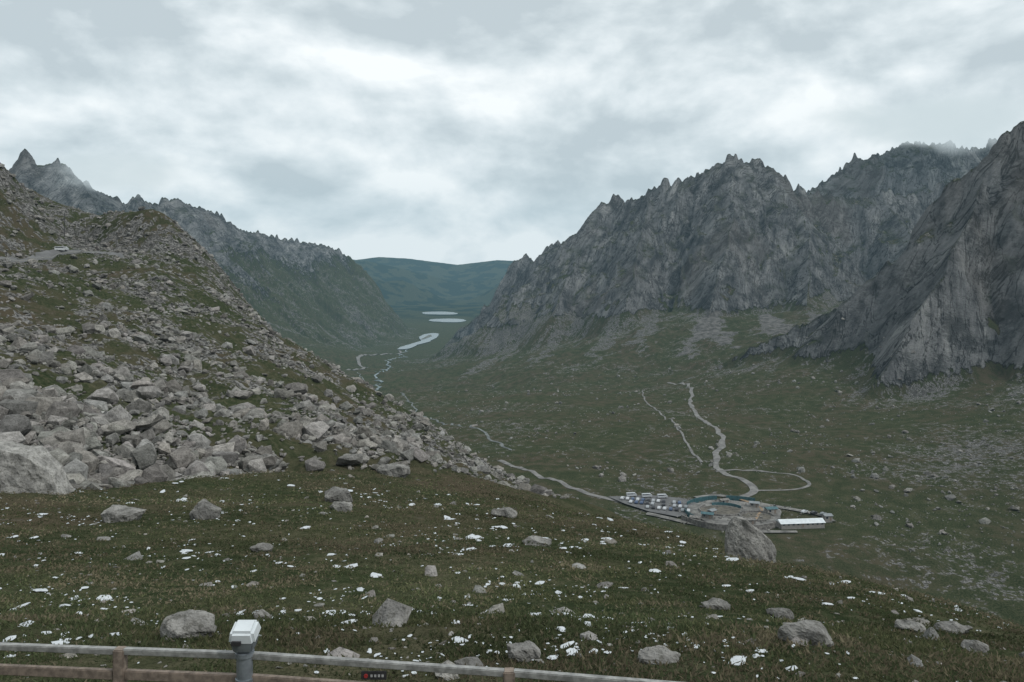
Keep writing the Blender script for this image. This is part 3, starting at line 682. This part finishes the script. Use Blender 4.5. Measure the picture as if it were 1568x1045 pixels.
def car_mesh(col,L=4.6,W=1.85,Hh=1.55,van=False):
    bm=bmesh.new()
    if van: prof=[(-.5,.25),(.5,.25),(.5,.62),(.44,.68),(.36,.98),(-.48,1.0),(-.5,.9)]
    else: prof=[(-.5,.25),(.5,.25),(.5,.52),(.46,.6),(.22,.66),(.08,.97),(-.28,1.0),(-.46,.68),(-.5,.62)]
    A=[bm.verts.new((p[0]*L,-W/2,p[1]*Hh)) for p in prof]; B=[bm.verts.new((p[0]*L,W/2,p[1]*Hh)) for p in prof]; n=len(prof)
    bm.faces.new(A); bm.faces.new(B[::-1])
    for i in range(n): bm.faces.new((A[i],B[i],B[(i+1)%n],A[(i+1)%n]))
    for v in bm.verts:
        if v.co.z>Hh*.8: v.co.y*=.82
    bmesh.ops.recalc_face_normals(bm,faces=bm.faces)
    x0,x1=(-.44,.34) if van else (-.34,.12)
    for s in (-1,1): bm_box(bm,((x0+x1)/2*L,s*W*.455,Hh*.80),((x1-x0)*L,.06,Hh*.2),1)
    bm_box(bm,((.40 if van else .155)*L,0,Hh*.80),(.10,W*.74,Hh*.22),1)
    for sx in (-.31,.31):
        for s in (-1,1): bm_cyl(bm,(sx*L,s*W*.44,.33),.33,.24,2,14,'Y')
    me=bpy.data.meshes.new('parked_car')
    bm.to_mesh(me); bm.free()
    for m in (simple('car_paint',col,.3,var=.03),M_GLASS,M_TYRE): me.materials.append(m)
    return me
CM=[car_mesh((.50,.52,.54)),car_mesh((.03,.03,.035)),car_mesh((.2,.22,.23)),car_mesh((.34,.36,.38)),car_mesh((.06,.09,.16))]
VM=[car_mesh((.42,.44,.46),6.2,2.1,2.3,True),car_mesh((.5,.52,.53),5.2,1.9,2.0,True)]
def put(me,name,x,y,z,rz):
    o=bpy.data.objects.new(name,me); scene.collection.objects.link(o); o.location=(x,y,z); o.rotation_euler=(0,0,rz)
for row,(xa,ya,xb,yb,n) in enumerate([(66,479,98,470,12),(70,472,100,462,11),(78,462,100,455,8)]):
    for i in range(n):
        t=i/(n-1); 
        if rng.uniform()<.15: continue
        put(CM[rng.integers(0,5)],'parked_car',xa+(xb-xa)*t,ya+(yb-ya)*t,zp+.01,1.3+rng.normal(0,.05))
for i in range(3): put(VM[0],'parked_minibus',72+i*9,484.2-i*1.6,zp,.15)
for i in range(3): put(CM[i],'parked_car',165+i*4.5,453-i*2,zp,.6)
zr=float(height(np.array([-194.5]),np.array([347.0]))[0])
put(VM[1],'minivan',-194.5,347,zr+.9,.3)
bm=bmesh.new(); zq=float(height(np.array([-205.]),np.array([368.]))[0]); bm_cyl(bm,(0,0,5),.16,12,0,10,r2=.11); bm_box(bm,(0,0,10),(1.8,.12,.12)); bm_box(bm,(0,0,9),(1.4,.12,.12)); finish(bm,'utility_pole',[M_DARK],(-205,368,zq))
gr=[(-226,289),(-203,302),(-194,323),(-191.8,345),(-185,358)]
bm=bmesh.new()
for i in range(len(gr)-1):
    a=np.array(gr[i]);b=np.array(gr[i+1]); m=max(1,int(np.linalg.norm(b-a)/4)); 
    for j in range(m):
        p=a+(b-a)*j/m;q=a+(b-a)*(j+1)/m; zz=height(np.array([p[0],q[0]]),np.array([p[1],q[1]]))+1.0
        beam(bm,(p[0],p[1],zz[0]),(q[0],q[1],zz[1]),.08,.35); bm_box(bm,(p[0],p[1],zz[0]-.6),(.12,.12,1.3))
finish(bm,'guard_rail',[M_RAIL])

# ------------------------------------------------------------ self-lit haze and cloud wisps
k=NT('glowing_haze')
ab=k.n('ShaderNodeVolumeAbsorption',{'Color':(0,0,0,1),'Density':4.0e-5}); em=k.n('ShaderNodeEmission',{'Color':(.46,.80,1.0,1),'Strength':2.1e-5})  # emission stands in for daylight scattered along the hazy distance
ad=k.n('ShaderNodeAddShader',{0:ab.outputs[0],1:em.outputs[0]}); M_H=k.out(None,ad.outputs[0])
bm=bmesh.new(); bm_box(bm,(0,6000,100),(16000,14000,1400)); finish(bm,'haze',[M_H])
def wisp(loc,size,dens,thr):
    k=NT('glowing_cloud')
    p=k.n('ShaderNodeTexCoord').outputs['Object']
    ln=k.n('ShaderNodeVectorMath',{0:p},operation='LENGTH').outputs['Value']
    fall=k.mr(ln,.25,1.0,1,0)
    P=k.pos((1,1,1.6)); n=k.noise(P,.006,3,.6,.4)
    d=k.math('MULTIPLY',k.mr(k.math('ADD',n,k.math('MULTIPLY',fall,.25)),thr,thr+.22,0,1),k.math('MULTIPLY',fall,dens))
    ab=k.n('ShaderNodeVolumeAbsorption',{'Color':(0,0,0,1),'Density':d}); em=k.n('ShaderNodeEmission',{'Color':(.66,.75,.78,1),'Strength':d})  # cloud emits its own brightness in place of scattered daylight
    m=k.out(None,k.n('ShaderNodeAddShader',{0:ab.outputs[0],1:em.outputs[0]}).outputs[0])
    bm=bmesh.new(); bmesh.ops.create_icosphere(bm,subdivisions=3,radius=1)
    ob=finish(bm,'low_cloud',[m],loc); ob.scale=size
wisp((-1190,2400,265),(360,260,100),.007,.54)
wisp((1290,2480,430),(460,230,120),.012,.50)

# ------------------------------------------------------------ sky
k=NT('World',world=True)
sky=k.n('ShaderNodeTexSky'); sky.sky_type='NISHITA'; sky.sun_disc=False; sky.sun_elevation=math.radians(48); sky.sun_rotation=math.radians(125)
bg1=k.n('ShaderNodeBackground',{0:sky.outputs[0],1:.08})
dirv=k.n('ShaderNodeTexCoord').outputs['Generated']; sx=k.n('ShaderNodeSeparateXYZ',{0:dirv}); x_,y_,z_=sx.outputs
def dn(off,scale,det,zs=1.7,ro=.5,di=.25): 
    m=k.n('ShaderNodeMapping',{'Vector':dirv,'Scale':(1,1,zs),'Location':(0,0,off)}).outputs[0]; return k.noise(m,scale,det,ro,di)
n1=dn(3.3,1.6,2,di=0); n3=dn(0,3.9,9,1.75,.54,.15); n3b=dn(.05,3.9,4,1.75,.5,.15)
puff_shade=k.math('MULTIPLY',k.math('SUBTRACT',n3,n3b),1.15)  # offset noise difference paints lit and shaded sides into the clouds
az=k.math('ARCTAN2',x_,y_); el=k.math('ARCSINE',z_)
v=k.math('ADD',k.math('MULTIPLY',n1,.4),k.math('ADD',puff_shade,k.math('MULTIPLY',n3,.75)))
v=k.math('SUBTRACT',v,.05)
def blob(px,py,wx,wy,amp,v):
    a0=math.atan((px-784)/1230); e0=math.atan((400-py)/1230*math.cos(a0))
    dx=k.math('DIVIDE',k.math('SUBTRACT',az,a0),wx/1230); dy=k.math('DIVIDE',k.math('SUBTRACT',el,e0),wy/1230)
    r2=k.math('ADD',k.math('MULTIPLY',dx,dx),k.math('MULTIPLY',dy,dy))
    g=k.math('POWER',2.718,k.math('MULTIPLY',r2,-1))
    return k.math('ADD',v,k.math('MULTIPLY',g,amp))
for B in [(640,290,130,30,.12),(300,200,220,80,.05),(500,250,120,28,-.09),(560,330,90,18,-.06),(1180,180,130,40,.09),(1400,60,300,80,-.08),(800,60,160,70,-.05),(100,140,200,60,-.04),(650,385,300,18,.08),(400,335,120,25,-.05),(1540,150,60,40,.10)]:
    v=blob(*B,v)
cc=k.ramp(v,[(.34,(.53,.595,.625)),(.45,(.65,.715,.74)),(.55,(.785,.84,.86)),(.68,(.97,1.0,1.0))])
bg2=k.n('ShaderNodeBackground',{0:cc,1:1.15})
mx=k.n('ShaderNodeMixShader',{0:.94,1:bg1.outputs[0],2:bg2.outputs[0]})
o=k.n('ShaderNodeOutputWorld'); k.t.links.new(mx.outputs[0],o.inputs[0])

# ------------------------------------------------------------ sun, camera
sl=bpy.data.lights.new('sun','SUN'); sl.energy=1.5; sl.angle=math.radians(10); sl.color=(1,.97,.92)
so=bpy.data.objects.new('sun',sl); scene.collection.objects.link(so)
e=math.radians(48); a=math.radians(125)
dv=Vector((math.sin(a)*math.cos(e),math.cos(a)*math.cos(e),math.sin(e)))
so.rotation_euler=dv.to_track_quat('Z','Y').to_euler()
cam=bpy.data.cameras.new('camera'); co=bpy.data.objects.new('camera',cam); scene.collection.objects.link(co)
co.location=(0,0,0); co.rotation_euler=(math.radians(90),0,0)
cam.sensor_width=36; cam.lens=36*1230/1568; cam.shift_y=-122.5/1568; cam.clip_start=.1; cam.clip_end=40000
scene.camera=co
print('done',time.time()-T0)
